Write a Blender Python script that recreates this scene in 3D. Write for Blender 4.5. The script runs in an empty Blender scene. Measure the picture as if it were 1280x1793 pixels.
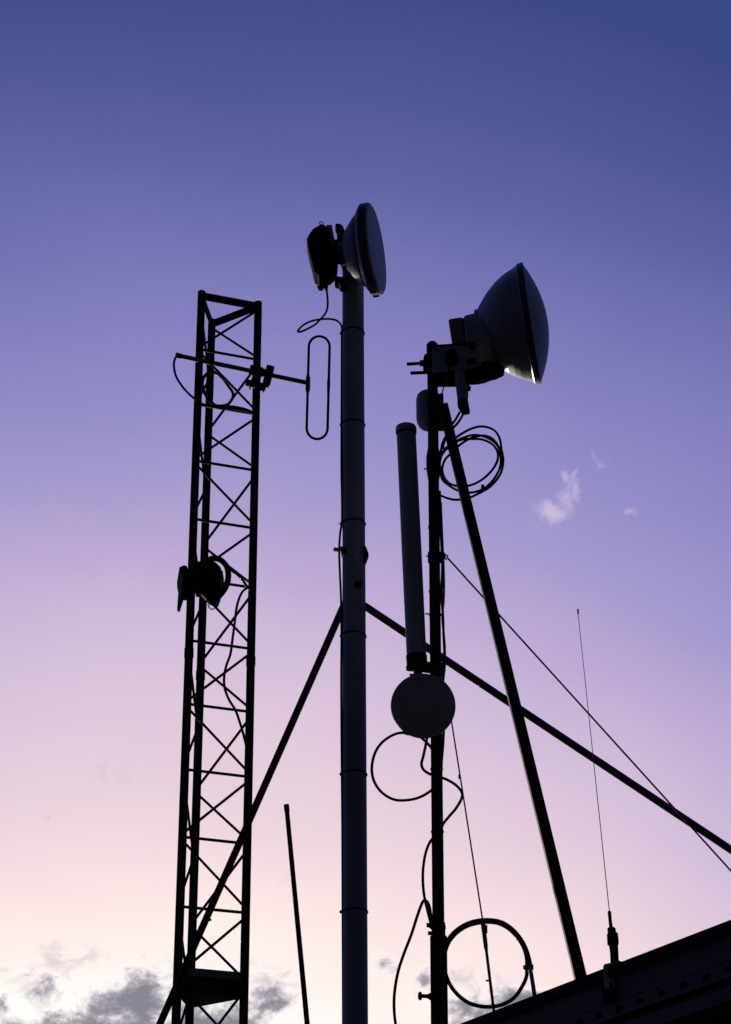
import bpy, math, random
from math import sin, cos, radians, pi
from mathutils import Vector, Matrix
random.seed(4)
SC = bpy.context.scene
COL = SC.collection
# ------------------------------------------------------------------ camera
F_PX, PITCH, ROLL = 3700.0, radians(27.5), 0.007
CAM = Vector((0, 0, 1.6))
FW = Vector((0, cos(PITCH), sin(PITCH)))
_U = Vector((0, -sin(PITCH), cos(PITCH)))
_R = Vector((1, 0, 0))
RT = cos(ROLL) * _R - sin(ROLL) * _U
UP = sin(ROLL) * _R + cos(ROLL) * _U
cd = bpy.data.cameras.new('camera')
cam = bpy.data.objects.new('camera', cd)
COL.objects.link(cam)
m = Matrix((RT, UP, -FW)).transposed().to_4x4()
m.translation = CAM
cam.matrix_world = m
cd.sensor_fit = 'VERTICAL'
cd.sensor_height = 24
cd.lens = F_PX / 1793 * 24
cd.clip_start = 0.05
cd.clip_end = 5000
SC.camera = cam

def ray(x, y): return FW + RT * ((x - 640) / F_PX) + UP * ((896.5 - y) / F_PX)
def P(x, y, D):
    r = ray(x, y); return CAM + r * (D / r.y)
def Pz(x, y, z):
    r = ray(x, y); return CAM + r * ((z - CAM.z) / r.z)
def mpp(p): return (p - CAM).dot(FW) / F_PX     # metres per photo pixel at p

# ------------------------------------------------------------------ colour management / render
SC.view_settings.view_transform = 'Standard'
SC.view_settings.look = 'None'
SC.view_settings.exposure = 0
SC.view_settings.gamma = 1
SC.render.engine = 'CYCLES'

def lin(c):
    return tuple(((v / 255) / 12.92 if v / 255 <= .04045 else ((v / 255 + .055) / 1.055) ** 2.4) for v in c)

# ------------------------------------------------------------------ dusk sky (world)
AZ = radians(5.3)
SUNSET = Vector((-sin(AZ), cos(AZ), 0))
w = bpy.data.worlds.new('World'); SC.world = w; w.use_nodes = True
NT = w.node_tree; NT.nodes.clear()
def N(t, **k):
    n = NT.nodes.new(t)
    for a, b in k.items(): setattr(n, a, b)
    return n
def L(a, b): NT.links.new(a, b)
def sockin(n, i, v):
    if isinstance(v, bpy.types.NodeSocket): L(v, n.inputs[i])
    else: n.inputs[i].default_value = v
def M(op, a, b=None, c=None, clamp=False):
    n = N('ShaderNodeMath', operation=op, use_clamp=clamp)
    sockin(n, 0, a)
    if b is not None: sockin(n, 1, b)
    if c is not None: sockin(n, 2, c)
    return n.outputs[0]
def smooth(v, a, b):
    n = N('ShaderNodeMapRange', interpolation_type='SMOOTHSTEP')
    sockin(n, 0, v); n.inputs[1].default_value = a; n.inputs[2].default_value = b
    return n.outputs[0]
def dotv(vec, d):
    n = N('ShaderNodeVectorMath', operation='DOT_PRODUCT')
    L(vec, n.inputs[0]); n.inputs[1].default_value = d
    return n.outputs['Value']
def mixc(fac, a, b):
    n = N('ShaderNodeMix', data_type='RGBA')
    sockin(n, 0, fac)
    if isinstance(a, bpy.types.NodeSocket): L(a, n.inputs[6])
    else: n.inputs[6].default_value = (*a, 1)
    if isinstance(b, bpy.types.NodeSocket): L(b, n.inputs[7])
    else: n.inputs[7].default_value = (*b, 1)
    return n.outputs[2]
tc = N('ShaderNodeTexCoord')
DIR = tc.outputs['Generated']
def noise(scale, detail, rough, off=(0, 0, 0), stretch=(1, 1, 1), dist=0.0):
    mp = N('ShaderNodeMapping'); L(DIR, mp.inputs[0]); mp.inputs['Location'].default_value = off; mp.inputs['Scale'].default_value = stretch
    n = N('ShaderNodeTexNoise'); L(mp.outputs[0], n.inputs['Vector'])
    n.inputs['Scale'].default_value = scale; n.inputs['Detail'].default_value = detail
    n.inputs['Roughness'].default_value = rough; n.inputs['Distortion'].default_value = dist
    return n.outputs[0]
v = dotv(DIR, SUNSET)
def vpix(x, y): return ray(x, y).normalized().dot(SUNSET)
V0, V1 = 0.74, 0.985
mr = N('ShaderNodeMapRange'); vv = M('ADD', v, M('MULTIPLY', M('SUBTRACT', noise(5.5, 3, .5, (.2, .7, .1), (1, 1, 1.6)), .5), .022)); L(vv, mr.inputs[0]); mr.inputs[1].default_value = V0; mr.inputs[2].default_value = V1
ramp = N('ShaderNodeValToRGB'); L(mr.outputs[0], ramp.inputs[0])
SKY = [(-40, (60, 72, 132)), (150, (77, 85, 151)), (300, (95, 98, 163)), (450, (115, 114, 178)), (600, (132, 128, 190)),
       (750, (148, 142, 200)), (900, (168, 155, 206)), (1050, (190, 171, 212)), (1200, (210, 189, 217)),
       (1350, (225, 203, 220)), (1480, (238, 215, 223)), (1580, (249, 226, 227)), (1680, (254, 239, 234)), (1790, (255, 252, 248))]
els = ramp.color_ramp.elements
while len(els) > 1: els.remove(els[-1])
for i, (y, c) in enumerate(SKY):
    pos = (vpix(640, y) - V0) / (V1 - V0)
    e = els[0] if i == 0 else els.new(pos)
    e.position = pos; e.color = (*lin(c), 1)
sky = ramp.outputs[0]
# the half of the sky turned away from the afterglow is deep, dim blue
away = smooth(v, 0.80, -0.25)
sky = mixc(away, sky, lin((16, 20, 38)))
# clouds: masks in azimuth / elevation, broken up by noise
sep = N('ShaderNodeSeparateXYZ'); L(DIR, sep.inputs[0])
az = M('ARCTAN2', sep.outputs[0], sep.outputs[1])
el = M('ARCSINE', sep.outputs[2])
def ae(x, y):
    r = ray(x, y).normalized(); return math.atan2(r.x, r.y), math.asin(r.z)
def mask(blobs):
    out = None
    for (x, y, rx, ry, a) in blobs:
        a0, e0 = ae(x, y)
        dx = M('MULTIPLY', M('SUBTRACT', az, a0), F_PX * cos(e0) / rx)
        dy = M('MULTIPLY', M('SUBTRACT', el, e0), F_PX / ry)
        d = M('SQRT', M('ADD', M('MULTIPLY', dx, dx), M('MULTIPLY', dy, dy)))
        g = M('MULTIPLY', M('SUBTRACT', 1.0, d), a)
        out = g if out is None else M('MAXIMUM', out, g)
    return out
nz_c = noise(62, 9, .66, (.3, .1, .7), (1, 1, 1.25), .25)
low = mask([(235, 1758, 105, 52, 1.25), (180, 1812, 240, 46, 1.35), (62, 1735, 50, 32, .6),
            (365, 1795, 120, 66, 1.15), (470, 1745, 60, 36, .85), (670, 1690, 30, 18, .6), (745, 1722, 30, 22, .6),
            (835, 1778, 95, 40, 1.0), (905, 1752, 75, 30, 1.1), (5, 1755, 20, 28, .7)])
dens = M('ADD', low, M('MULTIPLY', M('SUBTRACT', nz_c, .5), 3.1))
cover = smooth(dens, .04, .62)
core = smooth(dens, .2, .95)
thin = mask([(110, 1690, 110, 44, .8), (40, 1720, 60, 50, .6), (820, 1715, 80, 26, .6), (300, 1700, 80, 30, .5), (460, 1715, 80, 34, .6)])
dt = M('ADD', thin, M('MULTIPLY', M('SUBTRACT', noise(75, 9, .6, (1.9, .3, .5), (1, 1, 1.5), .6), .5), 3.2))
sky = mixc(M('MULTIPLY', smooth(dens, -.25, .25), .45), sky, lin((255, 250, 246)))
sky = mixc(M('MULTIPLY', smooth(dt, .15, 1.0), .5), sky, lin((196, 178, 196)))
sky = mixc(M('MULTIPLY', cover, .88), sky, mixc(core, lin((196, 184, 200)), lin((100, 99, 124))))
nz_w = noise(130, 9, .62, (1.3, .6, .2), (1, 1, .75), .5)
hi = mask([(966, 893, 38, 42, 1.3), (985, 872, 40, 34, 1.2), (1006, 858, 20, 44, 1.0), (989, 834, 11, 24, .9), (1047, 812, 22, 24, .4), (1104, 896, 26, 11, .6)])
dh = M('ADD', hi, M('MULTIPLY', M('SUBTRACT', nz_w, .5), 2.8))
sky = mixc(M('MULTIPLY', smooth(dh, .05, 1.3), .72), sky, lin((214, 196, 226)))
faint = mask([(200, 1352, 34, 20, .6), (80, 1435, 40, 16, .4), (480, 1545, 40, 22, .35)])
df = M('ADD', faint, M('MULTIPLY', M('SUBTRACT', nz_w, .5), 3.2))
sky = mixc(M('MULTIPLY', smooth(df, .1, .9), .16), sky, lin((150, 140, 175)))
# a trace of physical twilight on top
st = N('ShaderNodeTexSky', sky_type='NISHITA', sun_disc=False)
st.sun_elevation = radians(7); st.sun_rotation = -radians(19)
bg1 = N('ShaderNodeBackground'); L(sky, bg1.inputs[0]); bg1.inputs[1].default_value = 1.0
bg2 = N('ShaderNodeBackground'); L(st.outputs[0], bg2.inputs[0]); bg2.inputs[1].default_value = 0.002
ad = N('ShaderNodeAddShader'); L(bg1.outputs[0], ad.inputs[0]); L(bg2.outputs[0], ad.inputs[1])
ow = N('ShaderNodeOutputWorld'); L(ad.outputs[0], ow.inputs[0])

sd = bpy.data.lights.new('sun', 'SUN'); sun = bpy.data.objects.new('sun', sd); COL.objects.link(sun)
sd.energy = 2.2; sd.angle = radians(4); sd.color = (1, .86, .80)
SA, SE = radians(18), radians(7)
sdir = Vector((-sin(SA) * cos(SE), cos(SA) * cos(SE), sin(SE)))
sun.rotation_euler = sdir.to_track_quat('Z', 'Y').to_euler()

# ------------------------------------------------------------------ materials
def material(name, base, rough=.5, metal=0.0, var=.25, scale=18, bump=.02, spec=.5, stretch=(1, 1, 1), dirt=None, coat=0):
    mt = bpy.data.materials.new(name); mt.use_nodes = True
    nt = mt.node_tree; b = nt.nodes['Principled BSDF']
    tc = nt.nodes.new('ShaderNodeTexCoord'); mp = nt.nodes.new('ShaderNodeMapping'); mp.inputs['Scale'].default_value = stretch
    nt.links.new(tc.outputs['Object'], mp.inputs[0])
    n = nt.nodes.new('ShaderNodeTexNoise'); n.inputs['Scale'].default_value = scale; n.inputs['Detail'].default_value = 6
    nt.links.new(mp.outputs[0], n.inputs['Vector'])
    r = nt.nodes.new('ShaderNodeValToRGB'); nt.links.new(n.outputs[0], r.inputs[0])
    lo = tuple(c * (1 - var) for c in (dirt or base)); hi = tuple(min(1, c * (1 + var)) for c in base)
    r.color_ramp.elements[0].position = .32; r.color_ramp.elements[0].color = (*lo, 1)
    r.color_ramp.elements[1].position = .68; r.color_ramp.elements[1].color = (*hi, 1)
    nt.links.new(r.outputs[0], b.inputs['Base Color'])
    rr = nt.nodes.new('ShaderNodeMapRange'); nt.links.new(n.outputs[0], rr.inputs[0])
    rr.inputs[3].default_value = max(.05, rough - .1); rr.inputs[4].default_value = min(1, rough + .12)
    nt.links.new(rr.outputs[0], b.inputs['Roughness'])
    b.inputs['Metallic'].default_value = metal
    b.inputs['Specular IOR Level'].default_value = spec
    b.inputs['Coat Weight'].default_value = coat
    n2 = nt.nodes.new('ShaderNodeTexNoise'); n2.inputs['Scale'].default_value = scale * 7; n2.inputs['Detail'].default_value = 3
    nt.links.new(mp.outputs[0], n2.inputs['Vector'])
    bp = nt.nodes.new('ShaderNodeBump'); bp.inputs['Strength'].default_value = .35; bp.inputs['Distance'].default_value = bump * .1
    nt.links.new(n2.outputs[0], bp.inputs['Height']); nt.links.new(bp.outputs[0], b.inputs['Normal'])
    return mt
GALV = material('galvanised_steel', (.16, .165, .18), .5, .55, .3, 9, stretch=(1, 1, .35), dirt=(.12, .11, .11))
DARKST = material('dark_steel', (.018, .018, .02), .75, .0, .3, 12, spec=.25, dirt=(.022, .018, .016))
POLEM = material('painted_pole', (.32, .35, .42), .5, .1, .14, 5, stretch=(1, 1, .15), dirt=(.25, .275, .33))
RADOME = material('radome_plastic', (.50, .50, .52), .42, 0, .09, 7, dirt=(.43, .42, .42))
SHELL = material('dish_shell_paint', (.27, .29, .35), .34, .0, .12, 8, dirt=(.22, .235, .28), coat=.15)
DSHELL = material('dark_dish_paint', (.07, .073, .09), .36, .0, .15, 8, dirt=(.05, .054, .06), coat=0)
PLATE = material('pale_bracket_metal', (.62, .60, .62), .6, .0, .3, 40, dirt=(.45, .43, .44))
BOXM = material('radio_housing', (.34, .36, .42), .5, 0, .12, 14)
RUBBER = material('black_rubber', (.012, .012, .013), .6, 0, .2, 30, spec=.25)
BLACKPL = material('black_plastic', (.008, .008, .009), .8, 0, .2, 22, spec=.1)
ALU = material('brushed_aluminium', (.28, .28, .3), .4, .7, .15, 25, stretch=(1, 8, 1))
OMNI = material('fibreglass_tube', (.42, .44, .48), .5, 0, .1, 6, stretch=(1, 1, .2))
FASC = material('weathered_sheet_metal', (.10, .088, .084), .65, .1, .3, 6, dirt=(.06, .05, .046))
WALLM = material('dark_brown_timber_wall', (.02, .017, .016), .8, 0, .35, 5, stretch=(1, 1, .2))
CAPM = material('black_cap_metal', (.006, .006, .007), .7, 0, .2, 8, spec=.15)
ROOFM = material('roof_membrane', (.05, .05, .053), .85, 0, .3, 3)
GROUND = material('gravel_ground', (.035, .034, .033), .95, 0, .5, 2.2, bump=.3)

# ------------------------------------------------------------------ mesh helpers
def smoothpath(pts, k=6, closed=False):
    n = len(pts); out = []
    segs = n if closed else n - 1
    for i in range(segs):
        if closed:
            p0, p1, p2, p3 = pts[(i - 1) % n], pts[i], pts[(i + 1) % n], pts[(i + 2) % n]
        else:
            p1, p2 = pts[i], pts[i + 1]
            p0 = pts[i - 1] if i > 0 else p1 * 2 - p2
            p3 = pts[i + 2] if i + 2 < n else p2 * 2 - p1
        for j in range(k):
            t = j / k
            out.append(0.5 * ((2 * p1) + (p2 - p0) * t + (2 * p0 - 5 * p1 + 4 * p2 - p3) * t * t + (3 * p1 - p0 - 3 * p2 + p3) * t ** 3))
    if not closed: out.append(pts[-1].copy())
    return out
def basis(ax, hint=None):
    ax = ax.normalized()
    h = hint or (Vector((0, 0, 1)) if abs(ax.z) < .9 else Vector((0, 1, 0)))
    a = (h - ax * h.dot(ax)).normalized(); b = ax.cross(a)
    return a, b
def proj(p):
    e = p - CAM; z = e.dot(FW); return (640 + F_PX * e.dot(RT) / z, 896.5 - F_PX * e.dot(UP) / z)
def solid(pts, D, t, mb=None):
    # upright solid of depth t whose seen outline (front face plus visible underside) follows pts
    xs = [p[0] for p in pts]; ys = [p[1] for p in pts]; y0, y1 = min(ys), max(ys); h = y1 - y0
    c = P(sum(xs) / len(xs), sum(ys) / len(ys), D); sh = proj(c + Vector((0, t, 0)))[1] - proj(c)[1]
    if sh > .6 * h: t *= .6 * h / sh; sh = .6 * h
    fr = [P(x, y0 + (y - y0) * (h - sh) / h, D) for x, y in pts]
    cc = sum(fr, Vector()) / len(fr); n = len(fr); T = Vector((0, 1, 0)); e = min(.012, t * .2)
    def ins(k): return [cc + (p - cc) * (1 - min(.12, k / max(1e-6, (p - cc).length))) for p in fr]
    rings = [ins(e), [p + T * e for p in fr], [p + T * (t - e) for p in fr], [p + T * t for p in ins(e)]]
    vs = sum(rings, []); fs = [tuple(range(n)), tuple(range(4 * n - 1, 3 * n - 1, -1))]
    for k in range(3): fs += [(k * n + i, k * n + n + i, k * n + n + (i + 1) % n, k * n + (i + 1) % n) for i in range(n)]
    mb = mb or MB(); mb.add(vs, fs, False); return mb
class MB:
    def __init__(s): s.v = []; s.f = []; s.sm = []
    def add(s, vs, fs, smooth=True):
        o = len(s.v); s.v += [Vector(q) for q in vs]
        s.f += [tuple(i + o for i in f) for f in fs]; s.sm += [smooth] * len(fs)
    def tube(s, pts, r, n=12, closed=False, caps=True, hint=None):
        pts = [Vector(p) for p in pts]; m_ = len(pts)
        rs = r if isinstance(r, (list, tuple)) else [r] * m_
        t0 = (pts[1] - pts[0]).normalized(); a, b = basis(t0, hint)
        vs = []
        for i, p in enumerate(pts):
            if closed: t = (pts[(i + 1) % m_] - pts[i - 1]).normalized()
            elif i == 0: t = (pts[1] - p).normalized()
            elif i == m_ - 1: t = (p - pts[i - 1]).normalized()
            else: t = (pts[i + 1] - pts[i - 1]).normalized()
            a = (a - t * a.dot(t)).normalized(); b = t.cross(a)
            for k in range(n):
                th = 2 * pi * k / n
                vs.append(p + (a * cos(th) + b * sin(th)) * rs[i])
        fs = []
        for i in range(m_ if closed else m_ - 1):
            j = (i + 1) % m_
            for k in range(n):
                l = (k + 1) % n
                fs.append((i * n + k, i * n + l, j * n + l, j * n + k))
        s.add(vs, fs)
        if caps and not closed:
            s.add(vs[:n], [tuple(range(n))[::-1]], False); s.add(vs[-n:], [tuple(range(n))], False)
        return s
    def cyl(s, a, b, r, r2=None, n=20): return s.tube([a, b], [r, r if r2 is None else r2], n)
    def lathe(s, c, ax, prof, n=48, sc=(1, 1), hint=None, sharp=()):
        ax = Vector(ax).normalized(); a, b = basis(ax, hint); vs = []
        for (h, r) in prof:
            r = max(r, 1e-4)
            for k in range(n):
                th = 2 * pi * k / n
                vs.append(c + ax * h + a * (cos(th) * r * sc[0]) + b * (sin(th) * r * sc[1]))
        # duplicated rings give crisp edges
        for i in range(len(prof) - 1):
            seg = vs[i * n:(i + 2) * n]
            s.add(seg, [(k, (k + 1) % n, n + (k + 1) % n, n + k) for k in range(n)], True)
        return s
    def box(s, c, ax, ay, az, hx, hy, hz, bev=.12):
        # chamfered box
        ax, ay, az = (Vector(q).normalized() for q in (ax, ay, az))
        e = bev * min(hx, hy, hz); vs = []; idx = {}
        for sx in (-1, 1):
            for sy in (-1, 1):
                for sz in (-1, 1):
                    for k in range(3):
                        d = [hx, hy, hz]
                        for q in range(3):
                            if q != k: d[q] -= e
                        # vertex lying on face k
                        idx[(sx, sy, sz, k)] = len(vs)
                        vs.append(c + ax * sx * d[0] + ay * sy * d[1] + az * sz * d[2])
        fs = []
        S = (-1, 1)
        for sg in S:
            fs.append([idx[(sg, y, z, 0)] for y, z in ((-1, -1), (1, -1), (1, 1), (-1, 1))])
            fs.append([idx[(x, sg, z, 1)] for x, z in ((-1, -1), (1, -1), (1, 1), (-1, 1))])
            fs.append([idx[(x, y, sg, 2)] for x, y in ((-1, -1), (1, -1), (1, 1), (-1, 1))])
        for p in S:
            for q in S:
                fs.append([idx[(-1, p, q, 1)], idx[(1, p, q, 1)], idx[(1, p, q, 2)], idx[(-1, p, q, 2)]])
                fs.append([idx[(p, -1, q, 0)], idx[(p, 1, q, 0)], idx[(p, 1, q, 2)], idx[(p, -1, q, 2)]])
                fs.append([idx[(p, q, -1, 0)], idx[(p, q, 1, 0)], idx[(p, q, 1, 1)], idx[(p, q, -1, 1)]])
                for z in S: fs.append([idx[(p, q, z, k)] for k in range(3)])
        s.add(vs, fs, False); return s
    def beam(s, a, b, hw, hh, hint=None):
        a, b = Vector(a), Vector(b); d = b - a; u, v_ = basis(d, hint)
        return s.box((a + b) / 2, d, u, v_, d.length / 2, hh, hw)
    def prism(s, poly, ext):
        # poly: list of world points (planar), ext: extrusion vector
        n = len(poly); ext = Vector(ext)
        vs = list(poly) + [p + ext for p in poly]
        fs = [tuple(range(n)), tuple(range(2 * n - 1, n - 1, -1))] + [(i, i + n, (i + 1) % n + n, (i + 1) % n) for i in range(n)]
        s.add(vs, fs, False); return s
    def build(s, name, mat, parent=None, origin=None):
        base = parent if parent is not None else None
        o0 = ORG[parent] if parent is not None else (Vector(origin) if origin is not None else Vector((0, 0, 0)))
        me = bpy.data.meshes.new(name)
        me.from_pydata([tuple(p - o0) for p in s.v], [], s.f)
        me.polygons.foreach_set('use_smooth', s.sm)
        me.materials.append(mat)
        import bmesh
        bm = bmesh.new(); bm.from_mesh(me); bmesh.ops.recalc_face_normals(bm, faces=bm.faces); bm.to_mesh(me); bm.free()
        ob = bpy.data.objects.new(name, me); COL.objects.link(ob)
        if parent is not None: ob.parent = parent
        else: ob.location = o0
        ORG[ob] = o0
        return ob
ORG = {}
def tag(o, label=None, cat=None, group=None, kind=None):
    if label: o['label'] = label
    if cat: o['category'] = cat
    if group: o['group'] = group
    if kind: o['kind'] = kind
    return o
def thing(name, loc, label, cat, group=None):
    o = bpy.data.objects.new(name, None); COL.objects.link(o); o.location = loc; o.empty_display_size = .1
    ORG[o] = Vector(loc); return tag(o, label, cat, group)
def cable(name, pts, r, label, k=6, mat=None, closed=False, parent=None, group=None, cat='cable'):
    w_ = smoothpath([P(*q) for q in pts], k, closed)
    o = MB().tube(w_, r, 8, closed).build(name, mat or RUBBER, parent, None if parent else w_[0])
    if label: tag(o, label, cat, group)
    return o
def Q(ox, oy, s):            # pixel in an enlarged crop -> photo pixel
    return lambda x, y, D: (ox + x / s, oy + y / s, D)

# ------------------------------------------------------------------ ground and building
mb = MB(); S_ = 1500
mb.add([(-S_, -S_, 0), (S_, -S_, 0), (S_, S_, 0), (-S_, S_, 0)], [(0, 1, 2, 3)], False)
tag(mb.build('ground', GROUND), kind='structure')

H = 3.8
E0 = Pz(860, 1781, H); E1 = Pz(1280, 1621, H)
ud = (E1 - E0); ud.z = 0; ud.normalize()
nd = Vector((ud.y, -ud.x, 0))
if nd.dot(CAM - E0) < 0: nd = -nd
ZZ = Vector((0, 0, 1))
LA, LB, DEEP = -8.0, 4.6, 7.5
def edge(t, out, z): return E0 + ud * t + nd * out + ZZ * (z - H)
bld = thing('building', edge(0, 0, 0), 'dark low building whose stepped metal roof edge fills the bottom right corner', 'building')
def band(name, z0, z1, o0, o1, mat, lab=None, parent=bld, a=LA, b=LB):
    c = edge((a + b) / 2, (o0 + o1) / 2, (z0 + z1) / 2)
    ob = MB().box(c, ud, nd, ZZ, (b - a) / 2, abs(o1 - o0) / 2, (z1 - z0) / 2, .05).build(name, mat, parent)
    if lab: ob['label'] = lab
    return ob
band('wall', 0, 3.50, -DEEP, -.02, WALLM)
roof = band('roof', 3.502, 3.735, -DEEP, .0, ROOFM)
band('roof_cap', 3.758, H, -.22, .052, CAPM, 'black folded cap along the top of the roof edge')
band('fascia', 3.664, 3.757, -.2, .03, FASC, 'dull brown grey sheet metal fascia')
rail = band('slotted_rail', 3.612, 3.663, .003, .022, ROOFM, 'rail with a row of dark oblong slots')
# slotted face: solid sheet pieces between real openings
sm = MB(); sp = .1275
t = LA + .3; t_edge = (Pz(980 + 350 / 4.267, 1520 + 1022 / 4.267, 3.64) - E0).dot(ud)
tt = t_edge - sp * int((t_edge - LA) / sp)
zc0, zc1 = 3.606, 3.662
while tt < LB - .2:
    a, b = tt + .021, tt + sp - .021
    sm.box(edge((a + b) / 2, .0275, (zc0 + zc1) / 2), ud, nd, ZZ, (b - a) / 2, .005, (zc1 - zc0) / 2, .1)
    for z0, z1 in ((zc0, zc0 + .017), (zc1 - .016, zc1)):
        sm.box(edge(tt, .0275, (z0 + z1) / 2), ud, nd, ZZ, .0205, .0045, (z1 - z0) / 2, .1)
    tt += sp
sm.build('slotted_face', FASC, rail)
band('groove', 3.575, 3.605, -.018, .012, WALLM)
band('lower_flange', 3.522, 3.574, -.018, .036, FASC)
# screws along the cap
for i in range(16):
    c = edge(LA + .4 + i * .8, .051, 3.779)
    MB().cyl(c, c + nd * .006, .007, .005, 8).build('screw', DARKST, bld)

# ------------------------------------------------------------------ lattice tower
A = P(353, 515.5, 12.0); zt = A.z
B = Pz(452, 534, zt); C = Pz(371, 565, zt)
BAY = .4239
z0_b = P(452, 530, B.y).z
lev = [z0_b - .463 - BAY * i for i in range(0, 12)]     # rung levels
RB = H - .05
tw = thing('lattice_tower', ((A.x + B.x + C.x) / 3, (A.y + B.y + C.y) / 3, RB), 'black three-legged steel lattice tower with zigzag bracing at the left', 'tower')
LR = .0265
def lvl(p, z): return Vector((p.x, p.y, z))
for q in (A, B, C):
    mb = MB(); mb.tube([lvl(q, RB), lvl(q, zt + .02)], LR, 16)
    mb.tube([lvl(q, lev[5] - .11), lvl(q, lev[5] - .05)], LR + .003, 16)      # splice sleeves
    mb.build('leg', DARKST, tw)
ctr = (A + B + C) / 3
for p, q in ((A, B), (B, C), (C, A)):
    MB().beam(lvl(p, zt - .012), lvl(q, zt - .012), .010, .026).build('top_rail', DARKST, tw)
rr = .0086
def bar(nm, p, q, out, r=rr, gap=.0):
    d = (q - p).normalized()
    off = ((p + q) / 2 - lvl(ctr, (p.z + q.z) / 2)); off.z = 0; off.normalize()
    o = off * out
    MB().tube([p + o + d * gap, q + o - d * gap], r, 8).build(nm, DARKST, tw)
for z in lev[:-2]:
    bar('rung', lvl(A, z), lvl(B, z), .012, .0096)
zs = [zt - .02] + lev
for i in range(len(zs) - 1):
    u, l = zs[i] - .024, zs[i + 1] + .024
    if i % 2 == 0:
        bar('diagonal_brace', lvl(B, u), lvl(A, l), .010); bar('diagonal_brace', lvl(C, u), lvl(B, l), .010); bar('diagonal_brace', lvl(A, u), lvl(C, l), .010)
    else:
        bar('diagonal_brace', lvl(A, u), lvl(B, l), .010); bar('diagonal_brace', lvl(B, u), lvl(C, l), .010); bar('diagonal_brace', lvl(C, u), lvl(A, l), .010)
# flanged plate between two tower sections
zp = P(425, 1722, B.y).z
mb = MB()
tri = [lvl(q + (q - ctr) * .07, zp - .085) for q in (A, B, C)]
mb.prism(tri, (0, 0, .10)); mb.build('section_plate', DARKST, tw)
tri = [lvl(q + (q - ctr) * .09, zp + .017) for q in (A, B, C)]
MB().prism(tri, (0, 0, .045)).build('section_plate_top', GALV, tw)

# folded dipole on a horizontal boom
clamp_c = P(452, 655, B.y - .055); zb = clamp_c.z
b0 = Pz(309, 622, zb); b1 = Pz(541, 671, zb)
dp = thing('folded_dipole_antenna', clamp_c, 'black folded dipole, a tall narrow loop on a boom clamped near the tower top', 'antenna')
bd = (b1 - b0).normalized(); bn = bd.cross(ZZ).normalized()
mb = MB(); mb.tube([b0, b1], .0155, 14); mb.tube([b0 - bd * .004, b0 + bd * .03], .0185, 14); mb.build('boom', GALV, dp)
Dd = b1.y
mb = MB()
top, bot = [], []
lp = []
wl, wr = 541, 577
def dpx(x, y): return P(x, y, Dd + (x - wl) * .0006)
for k in range(0, 13):
    th = pi - pi * k / 12; lp.append(dpx(559 + 18.2 * cos(th), 607 - 18.2 * sin(th)))
for k in range(1, 8): lp.append(dpx(577.2 - 3.6 * k / 8, 607 + 143 * k / 8))
for k in range(0, 13):
    th = -pi * k / 12; lp.append(dpx(555.3 + 18.3 * cos(th), 750 - 18.8 * sin(th)))
for k in range(1, 8): lp.append(dpx(537 + 3.8 * k / 8, 750 - 143 * k / 8))
mb.tube(lp, .0090, 10, closed=True); mb.build('dipole_loop', DARKST, dp)
MB().tube([dpx(539.6, 656), dpx(539.4, 661), dpx(539, 682), dpx(538.5, 688)], [.009, .0155, .0155, .009], 12).build('feed_block', BLACKPL, dp)
MB().tube([dpx(576, 655), dpx(575.4, 672), dpx(574.8, 700)], [.0083, .0118, .0083], 10).build('loop_sleeve', DARKST, dp)
cl = MB()
def cbox(x0, y0, x1, y1, D, th, mb=cl, rot=None):
    c = P((x0 + x1) / 2, (y0 + y1) / 2, D); s_ = mpp(c)
    ax = RT if rot is None else RT * cos(rot) + UP * sin(rot)
    ay = UP if rot is None else UP * cos(rot) - RT * sin(rot)
    mb.box(c, ax, ay, -FW, abs(x1 - x0) / 2 * s_, abs(y1 - y0) / 2 * s_, th, .15)
RO = -.24; Dc = clamp_c.y - .01
cbox(463.5, 639.5, 477, 674, Dc, .03, cl, RO)
cbox(437, 641, 460, 659, Dc, .035, cl, RO)
cbox(441, 652, 456, 676, Dc, .02, cl, RO)
cbox(430.5, 668, 466, 680, Dc, .035, cl, RO)
cbox(452, 672, 464, 684, Dc, .02, cl, RO)
cbox(461, 664, 472, 678, Dc, .02, cl, RO)
cbox(456, 646, 470, 660, Dc, .02, cl, RO)
cl.build('clamp', DARKST, dp)
for x, y in ((443, 647), (437, 673), (461, 678)):
    c = P(x, y, Dc - .05); MB().cyl(c, c + Vector((0, .06, 0)), .006, n=6).build('clamp_bolt', DARKST, dp)

q = Q(280, 490, 4)
cable('coaxial_cable', [(312, 622, 11.9), (306.5, 628, 11.9), (304.5, 640, 11.9), (308, 658, 11.92), (318, 675, 11.93), (331, 690, 11.95), (346, 702, 11.96),
      (362, 710, 12.0), (385, 714, 12.02), (410, 716, 12.03), (432, 720, 12.06), (446, 728, 12.1), (449, 745, 12.14)], .0078,
      'black cable drooping in an arc from the free end of the dipole boom')
cl_pts = [(446, 724, 12.10), (430, 717, 12.08), (412, 713, 12.1), (392, 711, 12.12)] + [q(x, y, 12.15) for x, y in ((395, 882), (340, 840), (305, 770), (300, 700), (330, 655), (385, 645), (430, 675), (480, 745),
      (510, 790), (508, 830), (480, 868), (430, 882), (380, 872), (325, 810), (300, 745), (305, 690), (345, 652), (400, 655), (440, 690))]
cable('coaxial_cable', cl_pts, .0098, 'coiled black cable looped inside the tower below the dipole boom')

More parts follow.
